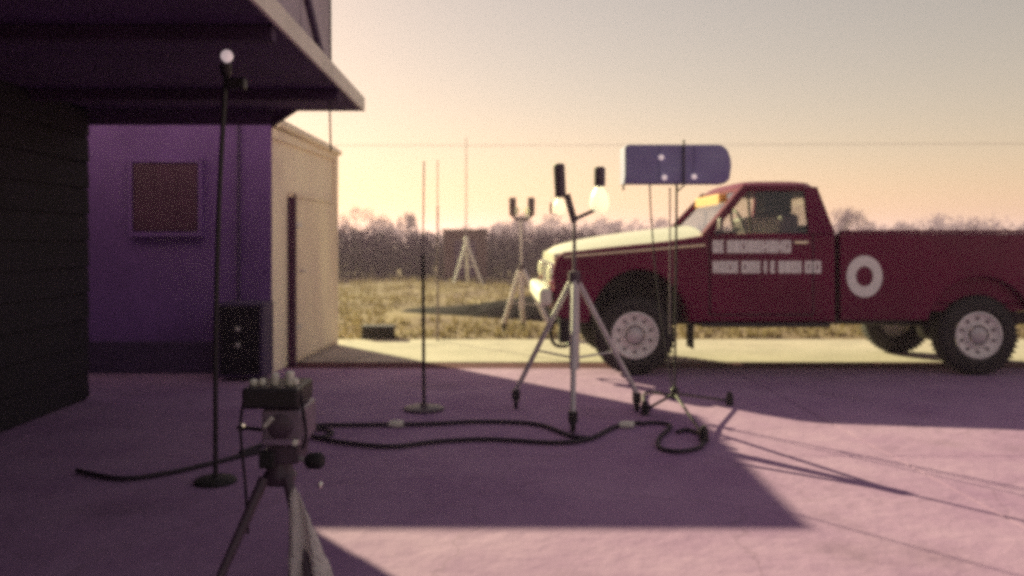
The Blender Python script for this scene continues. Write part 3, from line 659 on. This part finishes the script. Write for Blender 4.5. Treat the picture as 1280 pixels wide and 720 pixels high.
# ------------------------------------------------------------------ vegetation
def leaves(m, c, rad, n, size, rnd, flat=1.0):
    c = Vector(c)
    for _ in range(n):
        while True:
            p = Vector((rnd.uniform(-1, 1), rnd.uniform(-1, 1), rnd.uniform(-1, 1)))
            if .25 < p.length < 1: break
        q = c + Vector((p.x * rad[0], p.y * rad[1], p.z * rad[2]))
        a = Vector((rnd.gauss(0, 1), rnd.gauss(0, 1), rnd.gauss(0, 1))).normalized(); b = a.orthogonal().normalized()
        s = size * rnd.uniform(.5, 1.2); e = a.cross(b) * s * .5
        m.add([q - b * s, q + e, q + b * s, q - e], [(0, 1, 2, 3)])
def raw_build(m, name, mt, parent=None):
    me = bpy.data.meshes.new(name); off = wloc(parent) if parent else Vector((0, 0, 0))
    me.from_pydata([Vector(v) - off for v in m.v], [], m.f); me.materials.append(mt)
    o = bpy.data.objects.new(name, me); col.objects.link(o); o.parent = parent; return o
rnd = random.Random(21)
m = MB()
for _ in range(640):
    x = rnd.uniform(-7, 20); y = rnd.uniform(27.3, 31.0); h = rnd.uniform(1.25, 1.62) * (1 + .05 * math.sin(x * .9))
    w = rnd.uniform(.4, .8)
    leaves(m, (x, y, h * .52), (w, w, h * .52), 70, .085, rnd)
    for k in range(3):
        a = rnd.uniform(-.3, .3); m.tube([(x + a * .3, y, 0), (x + a, y, h * rnd.uniform(.8, 1.15))], [.015, .005], 4, False)
hg = raw_build(m, 'scrub', M['hedge']); tag(hg, 'dense belt of dark purple-brown scrub behind the field', 'scrub', kind='stuff')
m = MB()
for k in range(260):
    x = rnd.uniform(-75, 130); y = rnd.uniform(115, 165); h = rnd.uniform(3.0, 4.7) * (1 + .25 * math.sin(x * .11) + .15 * math.sin(x * .33 + 1)); w = rnd.uniform(1.2, 2.6)
    for _ in range(6): leaves(m, (x + rnd.uniform(-1, 1) * w * .6, y + rnd.uniform(-1, 1), h * rnd.uniform(.3, .8)), (w * .6, w * .6, h * .22), 22, .34, rnd)
    m.tube([(x, y, 0), (x, y, h * .95)], [.14, .04], 5, False)
wd = raw_build(m, 'distant_wood', M['wood']); tag(wd, 'hazy line of distant trees along the horizon', 'wood', kind='stuff')
def tree(x, y, h, w, label, seed):
    rnd = random.Random(seed); t = thing('tree', (x, y, 0), label, 'tree', 'trees standing above the horizon line')
    m = MB(); m.tube([(x, y, -.1), (x + .1, y, h * .4), (x, y, h * .8)], [h * .028, h * .02, h * .008], 7)
    tips = []
    for k in range(9):
        z = h * rnd.uniform(.3, .7); a = rnd.uniform(0, 6.28); e = Vector((x + math.cos(a) * w * rnd.uniform(.4, .8), y + math.sin(a) * w * .6, z + h * rnd.uniform(.1, .25)))
        m.tube([(x, y, z), e], [h * .009, h * .004], 5, False); tips.append(e)
    m.build('trunk', M['bark'], t)
    m = MB()
    for e in tips + [Vector((x, y, h * .85))]: leaves(m, e, (w * .38, w * .38, h * .15), 160, h * .022, rnd)
    raw_build(m, 'crown', M['wood'], t)
tree(-10.6, 66, 3.9, 1.6, 'roundest tree standing just right of the white shed wall', 1)
tree(-9.0, 70, 3.4, 1.2, 'small tree second from the shed wall on the horizon', 2)
tree(-6.6, 66, 3.5, 0.8, 'slim tree left of the pole stand on the horizon', 3)
tree(2.0, 72, 3.6, 1.3, 'tree on the horizon between the two silver light stands', 4)
tree(27.2, 66, 3.9, 2.0, 'bushy tree rising behind the pickup cargo bed', 5)
# dry grass tufts
m = MB(); rnd = random.Random(8)
for _ in range(9000):
    y = 11.1 + 16.5 * rnd.random() ** 1.3; x = rnd.uniform(-.42 * y, .75 * y)
    if -1.7 < x < 2.5 and 12.9 < y < 16.4: continue
    h = rnd.uniform(.04, .14) * (1 + (y - 11) * .04); z = fz(x, y) - .01
    for k in range(3):
        a = rnd.uniform(0, 6.28); w = .012 + .012 * rnd.random(); dx, dy = math.cos(a) * w, math.sin(a) * w; l = rnd.uniform(-.6, .6) * h
        m.add([(x - dx, y - dy, z), (x + dx, y + dy, z), (x + l, y + rnd.uniform(-.4, .4) * h, z + h)], [(0, 1, 2)])
tag(raw_build(m, 'dry_grass', M['grass']), 'dry tan grass tufts covering the field', 'grass', kind='stuff')

# ------------------------------------------------------------------ air
hz = MB().box(-355, 355, -125, 425, -1.2, 7.5)
hm = bpy.data.materials.new('haze_air'); hm.use_nodes = True; n = hm.node_tree; n.nodes.clear()
o = n.nodes.new('ShaderNodeOutputMaterial'); v = n.nodes.new('ShaderNodeVolumePrincipled')
v.inputs['Color'].default_value = (0.88, 0.64, 1.0, 1); v.inputs['Density'].default_value = 0.0028; v.inputs['Anisotropy'].default_value = 0.35
n.links.new(v.outputs[0], o.inputs['Volume'])
h = hz.build('haze', hm); h['kind'] = 'stuff'; h['label'] = 'thin warm haze over the whole field'; h['category'] = 'haze'
